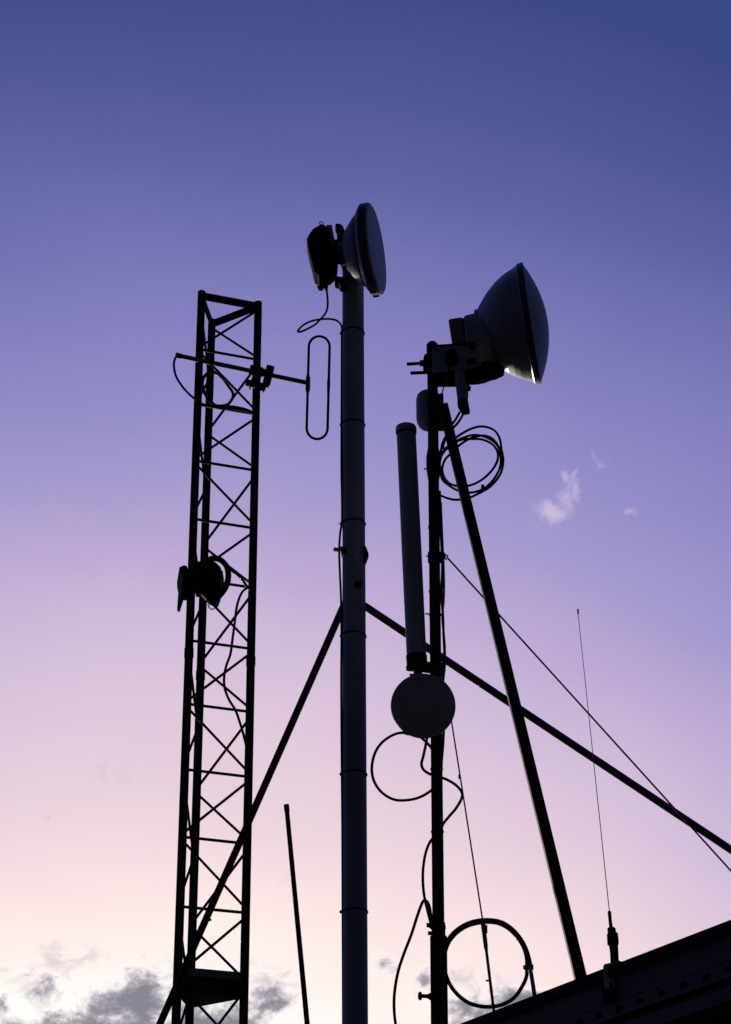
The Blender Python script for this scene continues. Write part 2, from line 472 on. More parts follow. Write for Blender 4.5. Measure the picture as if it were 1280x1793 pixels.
# compact dish inside the tower
td = thing('compact_radio_dish', P(372, 1022, 12.15), 'small black round antenna with a ring handle strapped inside the lattice tower', 'antenna')
q = Q(300, 960, 8.533)
nax = (RT * .93 - FW * .36).normalized()
c = P(368, 1019, 12.18); s_ = mpp(c)
MB().lathe(c, nax, [(-.10, 0), (-.10, .045), (-.085, .06), (-.02, .095), (0, .105), (.04, .105), (.052, .098), (.06, .05), (.062, 0)], 40).build('drum', BLACKPL, td)
ringpts = [q(x, y, 12.11) for x, y in ((560, 175), (630, 150), (700, 160), (770, 200), (825, 270), (848, 350), (850, 440), (832, 530), (795, 610), (745, 680), (690, 730), (600, 745), (500, 690), (440, 560), (430, 400), (480, 250))]
ringpts = [(x, y, D + (.10 if i > 10 else 0)) for i, (x, y, D) in enumerate(ringpts)]
cable('ring', ringpts, .0195, None, 6, BLACKPL, closed=True, parent=td)
solid([q(x, y, 0)[:2] for x, y in ((400, 205), (440, 165), (560, 165), (660, 200), (735, 290), (745, 500), (735, 660), (720, 770), (690, 870), (660, 905), (540, 840), (470, 740), (400, 640), (370, 500), (380, 300))], 12.05, .12).build('housing', BLACKPL, td)
br = MB()
cbox(340, 984, 368, 1040, 12.05, .05, br)
cbox(344, 983, 351, 1045, 12.0, .05, br)
cbox(352, 1000, 390, 1010, 12.02, .03, br)
br.build('mounting_bracket', DARKST, td)
hk = [P(*q(x, y, 12.06)) for x, y in ((545, 840), (575, 895), (610, 912), (650, 890))]
MB().tube(smoothpath(hk), .004, 8).build('hook', GALV, td)
rb = thing('radio_box', P(320, 1025, 11.95), 'small grey faced radio box clipped on the outer side of the left tower leg', 'box')
solid([q(x, y, 0)[:2] for x, y in ((120, 275), (185, 240), (225, 250), (238, 280), (225, 795), (120, 790), (90, 650), (80, 560), (100, 400))], 11.97, .10).build('body', BLACKPL, rb)
MB().prism([P(*q(x, y, 11.965)) for x, y in ((118, 300), (160, 390), (176, 420), (150, 640), (138, 760), (100, 660), (84, 560), (104, 420))], (0, .004, 0)).build('front_panel', BOXM, rb)
MB().prism([P(*q(x, y, 11.975)) for x, y in ((104, 640), (200, 690), (125, 925), (100, 938), (84, 915))], (0, .02, 0)).build('hanging_strap', BLACKPL, rb)
MB().beam(P(325, 1006, 12.02), P(345, 1006, 12.02), .010, .02).build('clip', DARKST, rb)
cable('coaxial_cable', [(384, 975, 12.1), (394, 985, 12.08), (404, 997, 12.05), (416, 1007, 12.04), (425, 1016, 12.04), (432, 1026, 12.06), (440, 1034, 12.1)], .0085,
      'short black cable running from the round antenna to the right tower leg')
cable('coaxial_cable', [(441, 1028, 12.12), (432, 1030, 12.05), (424, 1037, 12.04), (418, 1050, 12.04), (414, 1066, 12.04), (411, 1090, 12.05), (407, 1120, 12.05), (403.5, 1145, 12.06),
      (396.5, 1165, 12.06), (392.5, 1185, 12.06), (393.5, 1205, 12.06), (401, 1225, 12.05), (412, 1243, 12.05), (419, 1262, 12.05), (426, 1285, 12.07), (432, 1310, 12.12)], .0082,
      'black cable snaking down inside the tower below the round antenna')

# ------------------------------------------------------------------ thick pole, centre
PT = P(618, 462, 10.5); PBm = P(622, 1793, 10.5); PR = 20.2 * mpp(P(620, 1000, 10.5)) * 1.0
ptop = Vector((PT.x, 10.5, PT.z)); pbot = Vector((PBm.x, 10.5, RB))
def pole_pt(z):
    k = (z - pbot.z) / (ptop.z - pbot.z); return pbot.lerp(ptop, k)
pole = thing('thick_pole', pbot, 'thick round blue grey pole with black strap bands in the centre', 'pole')
MB().tube([pbot, pbot.lerp(ptop, .5), ptop], PR, 40).build('tube', POLEM, pole)
MB().lathe(ptop, ZZ, [(0, PR + .003), (.012, PR + .003), (.02, PR * .7), (.022, 0)], 32).build('end_cap', BLACKPL, pole)
MB().tube([pbot, pbot + ZZ * .02], .13, 32).build('base_plate', DARKST, pole)
for y in (569, 730, 904, 1101, 1344, 1586):
    z = P(620, y + 4, 10.5 - PR).z; c = pole_pt(z); thin = .35 if y == 806 else 1
    ring = []
    tilt = random.uniform(-.05, .05) if y != 806 else 0
    n_ = 40
    for k in range(n_):
        th = 2 * pi * k / n_; ring.append(c + Vector((cos(th), sin(th), cos(th) * tilt - .03 * thin * (cos(th) > .9))) * (PR + .0015))
    mb = MB(); mb.tube(ring, .0042 * (thin if thin == 1 else .5), 8, closed=True)
    if thin == 1:
        e = c + Vector((-PR - .004, 0, 0)); mb.box(e, (1, 0, 0), (0, 1, 0), ZZ, .011, .006, .007)
    mb.build('strap_band', RUBBER, pole)
c = pole_pt(P(620, 963, 10.5).z)
mb = MB(); a_ = P(586, 962, 10.45); b_ = P(603, 963, 10.5); mb.cyl(a_, b_, .0085, n=8); mb.tube([a_, a_ + (b_ - a_) * .3], .012, 6)
mb.prism([P(x, y, 10.44) for x, y in ((596, 957), (603, 956), (603, 972), (598, 969))], (0, .05, 0)); mb.build('bolt', DARKST, pole)
MB().prism([P(x, y, 10.46) for x, y in ((636, 955), (641, 957), (645.5, 969), (640, 983), (636, 985))], (0, .05, 0)).build('gusset', DARKST, pole)
cc = P(626.5, 1024, 10.5 - PR * .93); mb = MB()
mb.prism([P(x, y, 10.5 - PR * .93 - .006) for x, y in ((620, 1019), (624, 1017.5), (633.5, 1017.5), (633, 1022), (631, 1028), (626, 1030.5), (621, 1028))], (0, .03, 0))
mb.build('hole_patch', BLACKPL, pole)  # raised black piece; its colour stands in for the dark of a hole
cable('coaxial_cable', [(598.5, 577, 10.5), (598.3, 650, 10.5), (598, 731, 10.5), (597.8, 820, 10.49), (599, 905, 10.49), (595.5, 935, 10.49), (594, 965, 10.49), (595, 1000, 10.49), (597, 1045, 10.49),
      (598, 1103, 10.49), (597.5, 1200, 10.49), (598.5, 1346, 10.49), (599.5, 1460, 10.49), (600, 1588, 10.49), (600.5, 1700, 10.49), (601, 1830, 10.49)], .0062,
      'thin black cable strapped down the left side of the thick centre pole', 5)
# its two sloping stays
sl = P(602, 1060, 10.53); e2 = P(280, 1793, 11.6)
dirn = (e2 - sl).normalized(); sl_b = sl + dirn * ((RB - sl.z) / dirn.z)
s1 = thing('sloping_stay', sl_b, 'black round stay sloping down left from the centre pole across the tower', 'strut', 'sloping stays of the centre pole')
MB().tube([sl - dirn * .02, sl_b], .0205, 18).build('tube', DARKST, s1)
kn = sl.lerp(e2, (1621 - 1060) / 733 * .985); MB().cyl(kn, kn + RT * .034 + UP * .008, .007, n=8).build('bolt', DARKST, s1)
sr = P(638, 1061, 10.53); e3 = P(1280, 1488, 11.2)
dirn = (e3 - sr).normalized(); sr_b = sr + dirn * ((RB - sr.z) / dirn.z)
s2 = thing('sloping_stay', sr_b, 'long dark stay sloping down right from the centre pole to the right picture edge', 'strut', 'sloping stays of the centre pole')
MB().tube([sr, sr_b], .0222, 18).build('tube', GALV, s2)
MB().box(sr + dirn * .02, dirn, dirn.cross(Vector((0, 1, 0))), (0, 1, 0), .05, .012, .028).build('end_lug', DARKST, s2)

# ------------------------------------------------------------------ dish on the thick pole
q = Q(500, 320, 6.4)
c1 = P(656.5, 435.6, 10.2); s1p = mpp(c1)
n1 = (RT * .975 + UP * .127 - FW * .185).normalized()
R1 = 81.5 * s1p
up1 = (ZZ - n1 * n1.z).normalized()
d1 = thing('microwave_dish', c1 - n1 * .25, 'grey drum shaped dish at the top of the thick centre pole, facing right', 'dish antenna')
MB().lathe(c1, n1, [(.0, R1 * .975), (.012, R1 * .94), (.02, R1 * .6), (.022, 0)], 64).build('radome', RADOME, d1)
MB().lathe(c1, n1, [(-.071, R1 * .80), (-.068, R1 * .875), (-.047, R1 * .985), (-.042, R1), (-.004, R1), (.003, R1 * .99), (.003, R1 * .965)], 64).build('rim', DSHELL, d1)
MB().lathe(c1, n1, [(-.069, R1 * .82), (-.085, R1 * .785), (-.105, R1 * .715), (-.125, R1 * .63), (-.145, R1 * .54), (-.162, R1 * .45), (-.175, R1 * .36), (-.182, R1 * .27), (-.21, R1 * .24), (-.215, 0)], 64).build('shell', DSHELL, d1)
mb = MB()
solid([q(x, y, 0)[:2] for x, y in ((572, 505), (575, 478), (556, 470), (560, 448), (590, 442), (625, 455), (645, 480), (662, 535), (760, 560), (760, 900), (640, 1000), (610, 920), (570, 912), (555, 700), (575, 660))], 10.36, .08, mb)
mb.build('mounting_bracket', BLACKPL, d1)
mb = MB()
solid([q(x, y, 0)[:2] for x, y in ((575, 1040), (660, 1062), (650, 1232), (618, 1232), (595, 1165), (552, 1140), (548, 1090))], 10.40, .08, mb)
mb.build('pole_clamp', BLACKPL, d1)
for ang in (-2.05, -1.72, -1.42):
    r_ = c1 + (up1 * sin(ang) + n1.cross(up1) * cos(ang)) * R1 * .985 - n1 * .03
    MB().box(r_, n1, up1, n1.cross(up1), .018, .007, .016).build('rim_clip', DSHELL, d1)
ro = thing('radio_unit', P(565, 440, 10.4), 'black finned radio unit left of the dish on the thick pole', 'radio unit')
body = [(385, 462), (400, 448), (430, 462), (462, 485), (500, 500), (520, 600), (545, 720), (572, 840), (580, 960), (572, 1040), (545, 1095), (500, 1150), (430, 1185), (375, 1185), (350, 1155), (325, 1135), (312, 1090), (290, 960), (262, 830), (236, 670), (262, 600), (310, 515)]
solid([q(x, y, 0)[:2] for x, y in body], 10.33, .15).build('body', BLACKPL, ro)
face = [(395, 475), (430, 480), (480, 510), (500, 610), (520, 720), (330, 700), (345, 600), (370, 520)]
MB().prism([P(*q(x, y, 10.318)) for x, y in face], (0, .012, 0)).build('cover_plate', BLACKPL, ro)
fi = MB()
for k in range(9):
    y = 492 + k * 26; x = 492 + k * 5.2
    a_ = P(*q(x, y, 10.36)); s_ = mpp(a_); fi.box(a_, RT, UP, -FW, 4.6 * s_, 1.15 * s_, .05)
fi.build('cooling_fins', BOXM, ro)
fi = MB()
for k in range(6):
    y = 930 + k * 22; x = 568 - k * 3
    a_ = P(*q(x, y, 10.38)); s_ = mpp(a_); fi.box(a_, RT, UP, -FW, 3.2 * s_, 1.1 * s_, .04)
fi.build('cooling_fins', BLACKPL, ro)
MB().tube(smoothpath([P(*q(x, y, 10.38)) for x, y in ((385, 470), (384, 446), (402, 436), (420, 448), (422, 470))]), .003, 8).build('lifting_eye', GALV, ro)
a_ = P(*q(530, 730, 10.38)); b_ = P(*q(620, 730, 10.36))
MB().tube([a_, P(*q(620, 730 + 60, 10.36))], .055, 20).build('coupler', BLACKPL, ro)
a_ = P(*q(395, 1170, 10.4)); MB().cyl(a_, P(*q(392, 1195, 10.4)), .022, .016).build('connector', BLACKPL, ro)
a_ = P(*q(455, 1165, 10.4)); MB().cyl(a_, P(*q(457, 1195, 10.4)), .012, .010).build('connector', BLACKPL, ro)
cable('coaxial_cable', [q(x, y, D) for x, y, D in ((457, 1175, 10.4), (466, 1250, 10.4), (473, 1340, 10.4), (465, 1420, 10.4), (435, 1480, 10.4), (385, 1535, 10.39), (330, 1590, 10.38), (250, 1635, 10.37),
      (175, 1668, 10.37), (138, 1668, 10.37), (160, 1630, 10.37), (215, 1585, 10.38), (290, 1550, 10.38), (380, 1532, 10.4), (470, 1526, 10.42), (550, 1536, 10.44), (600, 1565, 10.47), (628, 1610, 10.49), (634, 1680, 10.5))], .0062,
      'thin black cable with a drooping loop below the finned radio unit')

# ------------------------------------------------------------------ thinner mast, right of centre
MDp = 9.3
mt0 = P(756.8, 604, MDp); mt1 = P(768.5, 1700, MDp)
d_ = (mt1 - mt0).normalized(); mbase = mt0 + d_ * ((RB - mt0.z) / d_.z)
mast = thing('thin_mast', mbase, 'slim black mast right of the thick pole carrying the larger dish', 'mast')
def mpt(y):
    # point on mast axis at photo row y
    lo, hi_ = 0.0, 1.0
    for _ in range(40):
        k = (lo + hi_) / 2; p = mt0.lerp(mbase, k); e = p - CAM
        yy = 896.5 - F_PX * e.dot(UP) / e.dot(FW)
        if yy < y: lo = k
        else: hi_ = k
    return mt0.lerp(mbase, (lo + hi_) / 2)
MR = .0272
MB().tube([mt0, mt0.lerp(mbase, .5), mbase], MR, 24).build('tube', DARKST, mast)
MB().lathe(mt0, ZZ, [(-.05, MR + .003), (0, MR + .003), (.012, MR * .8), (.016, 0)], 24).build('cap', BLACKPL, mast)
MB().tube([mpt(1640), mbase], [MR + .011] * 2, 24).build('sleeve', DARKST, mast)
MB().tube([mpt(1616), mpt(1640)], [MR + .004] * 2, 24).build('collar', DARKST, mast)
MB().tube([mbase, mbase + ZZ * .015], .1, 24).build('base_plate', DARKST, mast)
kb = mpt(1744)
mb = MB()
def mrow(x, y, D=9.27): return P(x, y, D)
mb.tube([mrow(757, 1745), mrow(748, 1744.5), mrow(739, 1744)], [.022, .009, .009], 12)
mb.lathe(mrow(739, 1744), -RT, [(0, .009), (.002, .018), (.010, .020), (.018, .012), (.019, 0)], 16); mb.build('wing_bolt', DARKST, mast)
mb = MB(); mb.box(mrow(752, 1620), RT, UP, -FW, .013, .007, .02); mb.box(mrow(754, 1634), RT, UP, -FW, .012, .0055, .02); mb.tube([mrow(748, 1619), mrow(756, 1626)], .005, 6)
mb.tube([mpt(1621) + Vector((-.0, -.0, 0)), mpt(1627)], MR + .006, 20); mb.build('clip', DARKST, mast)
# ties round the mast (small bumps in the silhouette)
for y in (922, 1034, 1075, 1345, 1455):
    p = mpt(y); p2 = mpt(y + 3); mb = MB(); mb.tube([p, p2], MR + .003, 16)
    if y in (1075,): mb.cyl(p, p - RT * .048, .004, n=6)
    if y in (922,): mb.cyl(p, p + RT * .034, .004, n=6)
    mb.build('cable_tie', RUBBER, mast)
mb = MB(); q5 = Q(560, 860, 4.267)
for a, b in (((795, 482), (840, 510)), ((812, 463), (860, 490)), ((905, 462), (960, 484)), ((910, 480), (948, 514))):
    mb.cyl(P(*q5(*a, 9.25)), P(*q5(*b, 9.26)), .004, n=6)
mb.tube([mpt(968), mpt(984)], MR + .006, 20)
mb.prism([P(*q5(x, y, 9.25)) for x, y in ((905, 458), (935, 460), (942, 480), (925, 505), (905, 512))], (0, .03, 0)); mb.build('guy_clamp', DARKST, mast)
# thick wrap where the coil is tied
MB().tube([mpt(785), mpt(800), mpt(822), mpt(840)], [MR + .001, MR + .009, MR + .009, MR + .001], 16).build('tape_wrap', RUBBER, mast)
c_ = P(749, 821, 9.3); MB().cyl(c_ - RT * .02, c_ + RT * .02, .004, n=6).build('tie_end', RUBBER, mast)
cable('coaxial_cable', [(772, 880, 9.27), (774, 930, 9.27), (776, 975, 9.27), (777.5, 1015, 9.27), (777, 1050, 9.27), (774.5, 1080, 9.28), (777, 1110, 9.27), (779, 1135, 9.27), (779, 1165, 9.27), (776, 1195, 9.28), (773, 1230, 9.3)], .0055,
      'thin cable tied close along the right side of the slim mast', 5)
cable('coaxial_cable', [(770, 860, 9.26), (772, 930, 9.26), (774.5, 990, 9.26), (773, 1040, 9.25), (775.5, 1075, 9.26), (776.5, 1105, 9.25), (778, 1150, 9.25), (775, 1200, 9.26), (777, 1262, 9.27), (776, 1300, 9.27), (773, 1340, 9.27), (771, 1400, 9.26), (772, 1500, 9.26), (774, 1640, 9.25), (776, 1840, 9.25)], .0065,
      'thicker cable running straight down the face of the slim mast', 5)

# ------------------------------------------------------------------ big dish on the slim mast
q = Q(690, 430, 4.267)
c2 = P(930.5, 566, 9.2); s2p = mpp(c2)
n2 = (RT * .982 + UP * .152 - FW * .11).normalized()
R2 = 107.5 * s2p
up2 = (UP - n2 * UP.dot(n2)).normalized(); sd2 = n2.cross(up2)
d2 = thing('microwave_dish', c2 - n2 * .38, 'large grey dish with a deep bowl and domed front, held high beside the slim mast', 'dish antenna')
prof = [(.0, R2 * .975)]
for k in range(1, 13):
    th = k / 12; prof.append((.004 + .086 * (1 - (1 - th) ** 2), R2 * .965 * math.sqrt(max(0, 1 - th * th * .999)) if 0 else R2 * .965 * (1 - th) ** 1.0))
prof = [(0, R2 * .985)] + [(.003 + .082 * (1 - (k / 14) ** 2), R2 * .97 * (k / 14)) for k in range(14, -1, -1)]
MB().lathe(c2, n2, prof, 72).build('radome', RADOME, d2)
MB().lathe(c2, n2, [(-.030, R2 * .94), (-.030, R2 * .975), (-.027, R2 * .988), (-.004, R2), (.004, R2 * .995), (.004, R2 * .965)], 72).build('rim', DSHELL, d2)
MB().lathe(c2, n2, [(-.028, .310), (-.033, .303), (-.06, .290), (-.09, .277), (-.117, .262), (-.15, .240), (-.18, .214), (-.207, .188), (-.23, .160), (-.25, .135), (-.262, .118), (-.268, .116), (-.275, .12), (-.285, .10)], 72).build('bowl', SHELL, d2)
oc = c2 - up2 * .078
MB().lathe(oc, n2, [(-.195, .10), (-.205, .165), (-.22, .180), (-.255, .184), (-.262, .178), (-.33, .172), (-.337, .165), (-.34, 0)], 56).build('transceiver', BOXM, d2)
MB().lathe(oc, n2, [(-.335, .12), (-.338, .162), (-.342, .162), (-.346, .12)], 56).build('gasket', BLACKPL, d2)
MB().box(c2 - n2 * .378 - up2 * .045, n2, up2, sd2, .037, .125, .10, .2).build('modem_box', BOXM, d2)
# lower dark housing (under the bowl)
solid([q(x, y, 0)[:2] for x, y in ((455, 905), (760, 850), (828, 938), (790, 968), (745, 985), (690, 1022), (628, 1044), (575, 1048), (560, 1000), (470, 960))], 9.10, .10).build('lower_housing', BLACKPL, d2)
solid([q(x, y, 0)[:2] for x, y in ((300, 900), (470, 900), (560, 950), (573, 1045), (555, 1062), (300, 1062))], 9.12, .09).build('lower_box', BLACKPL, d2)
pl = MB()
pl.prism([P(*q(x, y, 9.04)) for x, y in ((284, 752), (300, 748), (585, 727), (604, 733), (655, 880), (560, 908), (300, 943), (286, 938))], (0, .012, 0))
pl.build('bracket_plate', BOXM, d2)
MB().prism([P(*q(x, y, 9.25)) for x, y in ((284, 752), (585, 727), (640, 880), (300, 940))], (0, .012, 0)).build('bracket_plate', BOXM, d2)
MB().prism([P(*q(x, y, 9.035)) for x, y in ((284, 746), (300, 741), (586, 722), (606, 728), (604, 737), (586, 734), (300, 754), (286, 757))], (0, .22, 0)).build('bracket_flange', BLACKPL, d2)
for x, y, r_ in ((582, 762, .015), (588, 873, .016), (558, 878, .010)):
    p = P(*q(x, y, 9.04)); MB().cyl(p, p - Vector((0, .02, 0)), r_, n=6).build('bracket_bolt', BLACKPL, d2)
lug = [(385, 875), (385, 810), (395, 785), (415, 771), (440, 770), (462, 782), (474, 808), (474, 868), (430, 878)]
MB().prism([P(*q(x, y, 9.02)) for x, y in lug], (0, .02, 0)).build('cable_gland', BLACKPL, d2)
cl = MB()
solid([q(x, y, 0)[:2] for x, y in ((252, 740), (284, 740), (300, 940), (330, 960), (262, 978), (240, 966), (220, 945), (218, 885), (222, 845), (230, 826), (252, 824))], 9.24, .08, cl)
cl.build('mast_clamp', BLACKPL, d2)
for (x0, y0, x1, y1) in ((95, 886, 250, 877), (122, 953, 250, 948)):
    a_ = P(*q(x0, y0, 9.22)); b_ = P(*q(x1, y1, 9.22)); mb = MB(); mb.cyl(a_, b_, .0088, n=10)
    if y0 == 886: mb.cyl(a_.lerp(b_, .64), a_.lerp(b_, .82), .019, n=6)
    mb.build('threaded_rod', DARKST, d2)
cable('coaxial_cable', [q(x, y, D) for x, y, D in ((425, 875, 9.01), (415, 905, 9.02), (400, 960, 9.05), (382, 1005, 9.1), (370, 1050, 9.15), (366, 1080, 9.2), (355, 1105, 9.25), (335, 1120, 9.27))], .0035,
      'thin earth wire dropping from the dish bracket to the mast')
ar = thing('surge_arrestor', P(*q(490, 950, 9.1)), 'stubby rounded canister hanging under the dish bracket with two cables', 'connector')
MB().tube([P(*q(x, y, 9.08)) for x, y in ((488, 940), (500, 1050), (507, 1110), (512, 1172))], [.024, .0265, .026, .025], 20).build('canister', BOXM, ar)
MB().tube([P(*q(x, y, 9.08)) for x, y in ((511, 1165), (515, 1200), (520, 1228), (522, 1246))], [.0262, .026, .021, .014], 20).build('collar', BLACKPL, ar)
MB().prism([P(*q(x, y, 9.12)) for x, y in ((520, 1050), (575, 1048), (573, 1064), (550, 1068), (556, 1110), (552, 1150), (567, 1236), (525, 1246), (515, 1100))], (0, .03, 0)).build('fin', BLACKPL, ar)

# capsule shaped enclosure behind the mast
cp = thing('antenna_capsule', P(750, 760, 9.4), 'rounded grey capsule enclosure on the mast just below the larger dish', 'enclosure')
cc = P(750, 719, 9.40); s_ = mpp(cc)
cax = (mt0 - mbase).normalized()
MB().lathe(cc, cax, [(-38 * s_, 0), (-37.5 * s_, 8 * s_), (-35 * s_, 13 * s_), (-30 * s_, 17.5 * s_), (-22 * s_, 20.5 * s_), (-12 * s_, 21.3 * s_), (22 * s_, 21.3 * s_), (30 * s_, 19.5 * s_), (35 * s_, 15 * s_), (37.5 * s_, 9 * s_), (38 * s_, 0)], 36).build('shell', OMNI, cp)
MB().box(cc - Vector((-.01, .05, 0)), RT, UP, FW, .018, .05, .02).build('bracket', DARKST, cp)

# omni antenna
omt = P(710.8, 749, 9.30); omb = P(729.5, 1152, 9.30); od = (omt - omb).normalized(); s_ = mpp(omb)
om = thing('omni_antenna', omb, 'long fat grey cylindrical antenna leaning left of the slim mast', 'antenna')
OR = .0492
MB().tube([omb, omb.lerp(omt, .5), omt], [OR * .97, OR, OR], 36).build('radome_tube', OMNI, om)
MB().lathe(omt, od, [(-.03, OR), (-.03, OR + .004), (-.008, OR + .0045), (.004, OR + .001), (.010, OR * .7), (.012, 0)], 36).build('end_cap', OMNI, om)
MB().lathe(omt, od, [(-.032, OR), (-.036, OR + .0012), (-.040, OR + .0012), (-.044, OR)], 36).build('cap_seal', BLACKPL, om)
MB().lathe(omb, od, [(-.045, 0), (-.045, OR * .9), (-.04, OR), (.006, OR + .0015), (.010, OR + .0015), (.012, OR * .97)], 36).build('base_ferrule', DARKST, om)
mb = MB(); q5 = Q(560, 860, 4.267)
solid([q5(x, y, 0)[:2] for x, y in ((655, 1262), (700, 1255), (845, 1278), (925, 1280), (930, 1395), (840, 1360), (760, 1345), (648, 1335), (643, 1318), (655, 1300))], 9.25, .05, mb)
mb.build('bracket', DARKST, om)
mb = MB(); a_ = P(*q5(730, 1335, 9.27)); mb.cyl(a_, P(*q5(735, 1375, 9.27)), .021, n=12); mb.build('connector', DARKST, om)
MB().cyl(P(*q5(672, 1373, 9.24)), P(*q5(735, 1370, 9.25)), .006, n=8).build('bolt', DARKST, om)
MB().cyl(P(*q5(646, 1252, 9.24)), P(*q5(665, 1250, 9.24)), .009, n=8).build('bolt', DARKST, om)

# round dish facing the camera
c3 = P(741, 1236, 9.16); s_ = mpp(c3)
n3 = (-FW * .985 + RT * .02 + UP * .17).normalized(); n3 = (n3).normalized()
R3 = 57 * s_
d3 = thing('round_dish', c3, 'round flat faced dish turned to the camera, low on the slim mast', 'dish antenna')
MB().lathe(c3, n3, [(-.075, R3 * .80), (-.06, R3 * .93), (-.03, R3 * .985), (-.004, R3), (.004, R3 * .985)] + [(.006 + .045 * (1 - (k / 10) ** 2), R3 * .97 * k / 10) for k in range(10, -1, -1)], 64).build('radome', RADOME, d3)
MB().lathe(c3, n3, [(-.13, 0), (-.13, R3 * .35), (-.10, R3 * .5), (-.074, R3 * .82)], 48).build('back_shell', SHELL, d3)
p = P(736, 1228, 9.16) - FW * .052
mb = MB(); mb.box(p, RT, UP, -FW, .0035, .008, .004); mb.box(p - RT * .009 - UP * .004, RT, UP, -FW, .005, .0025, .003); mb.build('logo_plate', DARKST, d3)
MB().box(P(757, 1236, 9.25), RT, UP, -FW, .03, .06, .03).build('bracket', DARKST, d3)

# cables around the round dish
cable('coaxial_cable', [(716, 1286, 9.2), (703, 1283, 9.2), (686, 1288, 9.2), (668, 1301, 9.2), (656, 1320, 9.2), (651, 1345, 9.2), (655, 1368, 9.2), (668, 1387, 9.2), (687, 1399, 9.2), (706, 1401.5, 9.2), (729, 1398, 9.2), (748, 1389, 9.22), (760, 1377, 9.25), (765, 1350, 9.33),
      (764, 1325, 9.33), (757, 1312, 9.28), (748, 1301, 9.24), (737, 1291, 9.2)], .0068, 'wide round cable loop hanging left of the mast under the round dish')
cable('coaxial_cable', [(748, 1290, 9.2), (746, 1302, 9.2), (741, 1325, 9.2), (738, 1337, 9.2), (741, 1347, 9.2), (750, 1354, 9.21), (762, 1358.5, 9.22), (780, 1364, 9.23), (796, 1373, 9.24), (806, 1383, 9.24), (809.5, 1391, 9.24), (807, 1401, 9.24), (798, 1416, 9.25), (786, 1430, 9.26), (776, 1443, 9.28), (770, 1458, 9.33), (760, 1466, 9.33),
      (752, 1476, 9.28), (745, 1495, 9.26), (741, 1520, 9.26), (740.5, 1545, 9.26), (743, 1570, 9.26), (748, 1592, 9.26), (753, 1612, 9.26), (757, 1624, 9.28)], .0068, 'cable that swings behind the slim mast and bulges out on both sides')
cable('coaxial_cable', [(693.5, 1800, 9.24), (690.5, 1775, 9.24), (690, 1750, 9.24), (692.5, 1725, 9.24), (698, 1698, 9.24), (708, 1668, 9.24), (720, 1637, 9.24), (731, 1603, 9.24), (737.5, 1585, 9.24), (742, 1577, 9.24), (748, 1579, 9.24), (752, 1588, 9.24), (755, 1605, 9.26), (760, 1625, 9.28)], .0068,
      'cable hanging free left of the slim mast base in a long bow')

# cable coil beside the strut
q6 = Q(640, 700, 4.923)
LA_ = [(812, 105, 9.12), (780, 165, 9.15), (745, 215, 9.18), (700, 300, 9.2), (665, 370, 9.22), (652, 430, 9.24), (640, 520, 9.26), (650, 640, 9.26), (690, 710, 9.24), (760, 765, 9.22), (850, 798, 9.2), (940, 795, 9.2), (1030, 760, 9.2), (1110, 680, 9.2), (1160, 580, 9.2), (1165, 480, 9.2), (1140, 400, 9.2), (1080, 345, 9.2), (1000, 310, 9.2),
       (920, 305, 9.2), (850, 325, 9.22), (780, 355, 9.22), (710, 400, 9.24), (665, 455, 9.26), (640, 560, 9.27), (660, 680, 9.27), (720, 740, 9.24), (800, 785, 9.22), (900, 800, 9.2), (1000, 775, 9.2), (1080, 715, 9.2), (1140, 630, 9.2), (1170, 540, 9.2), (1160, 440, 9.2), (1110, 350, 9.2), (1040, 312, 9.2),
       (960, 315, 9.2), (880, 345, 9.2), (800, 400, 9.22), (740, 460, 9.23), (690, 510, 9.24), (665, 570, 9.26), (664, 620, 9.27), (685, 680, 9.27), (730, 725, 9.25), (800, 745, 9.22), (880, 742, 9.2), (960, 715, 9.2), (1040, 660, 9.2), (1110, 580, 9.2), (1142, 500, 9.2), (1130, 430, 9.2), (1080, 375, 9.2), (1000, 342, 9.2), (920, 338, 9.2), (840, 342, 9.2), (770, 368, 9.22), (700, 420, 9.25), (655, 480, 9.29)]
cable('coaxial_cable', [q6(*t) for t in LA_], .0064, 'coil of several black cable turns between the slim mast and its raking strut')
LB_ = [(845, 105, 9.12), (830, 145, 9.13), (795, 200, 9.15), (755, 245, 9.18), (700, 320, 9.2), (670, 400, 9.24), (690, 430, 9.24), (720, 400, 9.22), (770, 335, 9.2), (850, 280, 9.18), (930, 243, 9.17), (1000, 230, 9.17), (1070, 243, 9.17), (1125, 280, 9.17), (1160, 345, 9.17), (1172, 430, 9.17), (1188, 510, 9.17), (1175, 610, 9.17), (1130, 690, 9.17), (1060, 760, 9.17), (960, 815, 9.17), (880, 850, 9.18),
       (780, 862, 9.2), (710, 850, 9.22), (650, 825, 9.25), (620, 800, 9.27)]
cable('coaxial_cable', [q6(*t) for t in LB_], .0062, 'outermost single cable turn bowing above and below the coil by the strut')
MB().box(P(*q6(1010, 752, 9.18)), RT, UP, -FW, .008, .013, .012).build('x', RUBBER)
tie = bpy.data.objects['x']; tie.name = 'cable_tie'; tag(tie, 'tiny black tie gripping the coil at its lower right', 'cable tie')

# raking strut
sb = Pz(1019, 1722, H + .002); stp = P(776, 711, 9.22)
st_ = thing('raking_strut', sb, 'black square steel strut raking from the slim mast down to the roof edge', 'strut')
MB().beam(stp, sb - (stp - sb).normalized() * .02, .0235, .0235, Vector((0, 1, 0))).build('tube', DARKST, st_)
MB().box(Vector((sb.x, sb.y, H + .006)), ud, nd, ZZ, .06, .03, .005).build('foot_plate', DARKST, st_)
MB().box(P(768, 722, 9.27), RT, ZZ, Vector((0, 1, 0)), .026, .095, .03).build('head_lug', DARKST, st_)

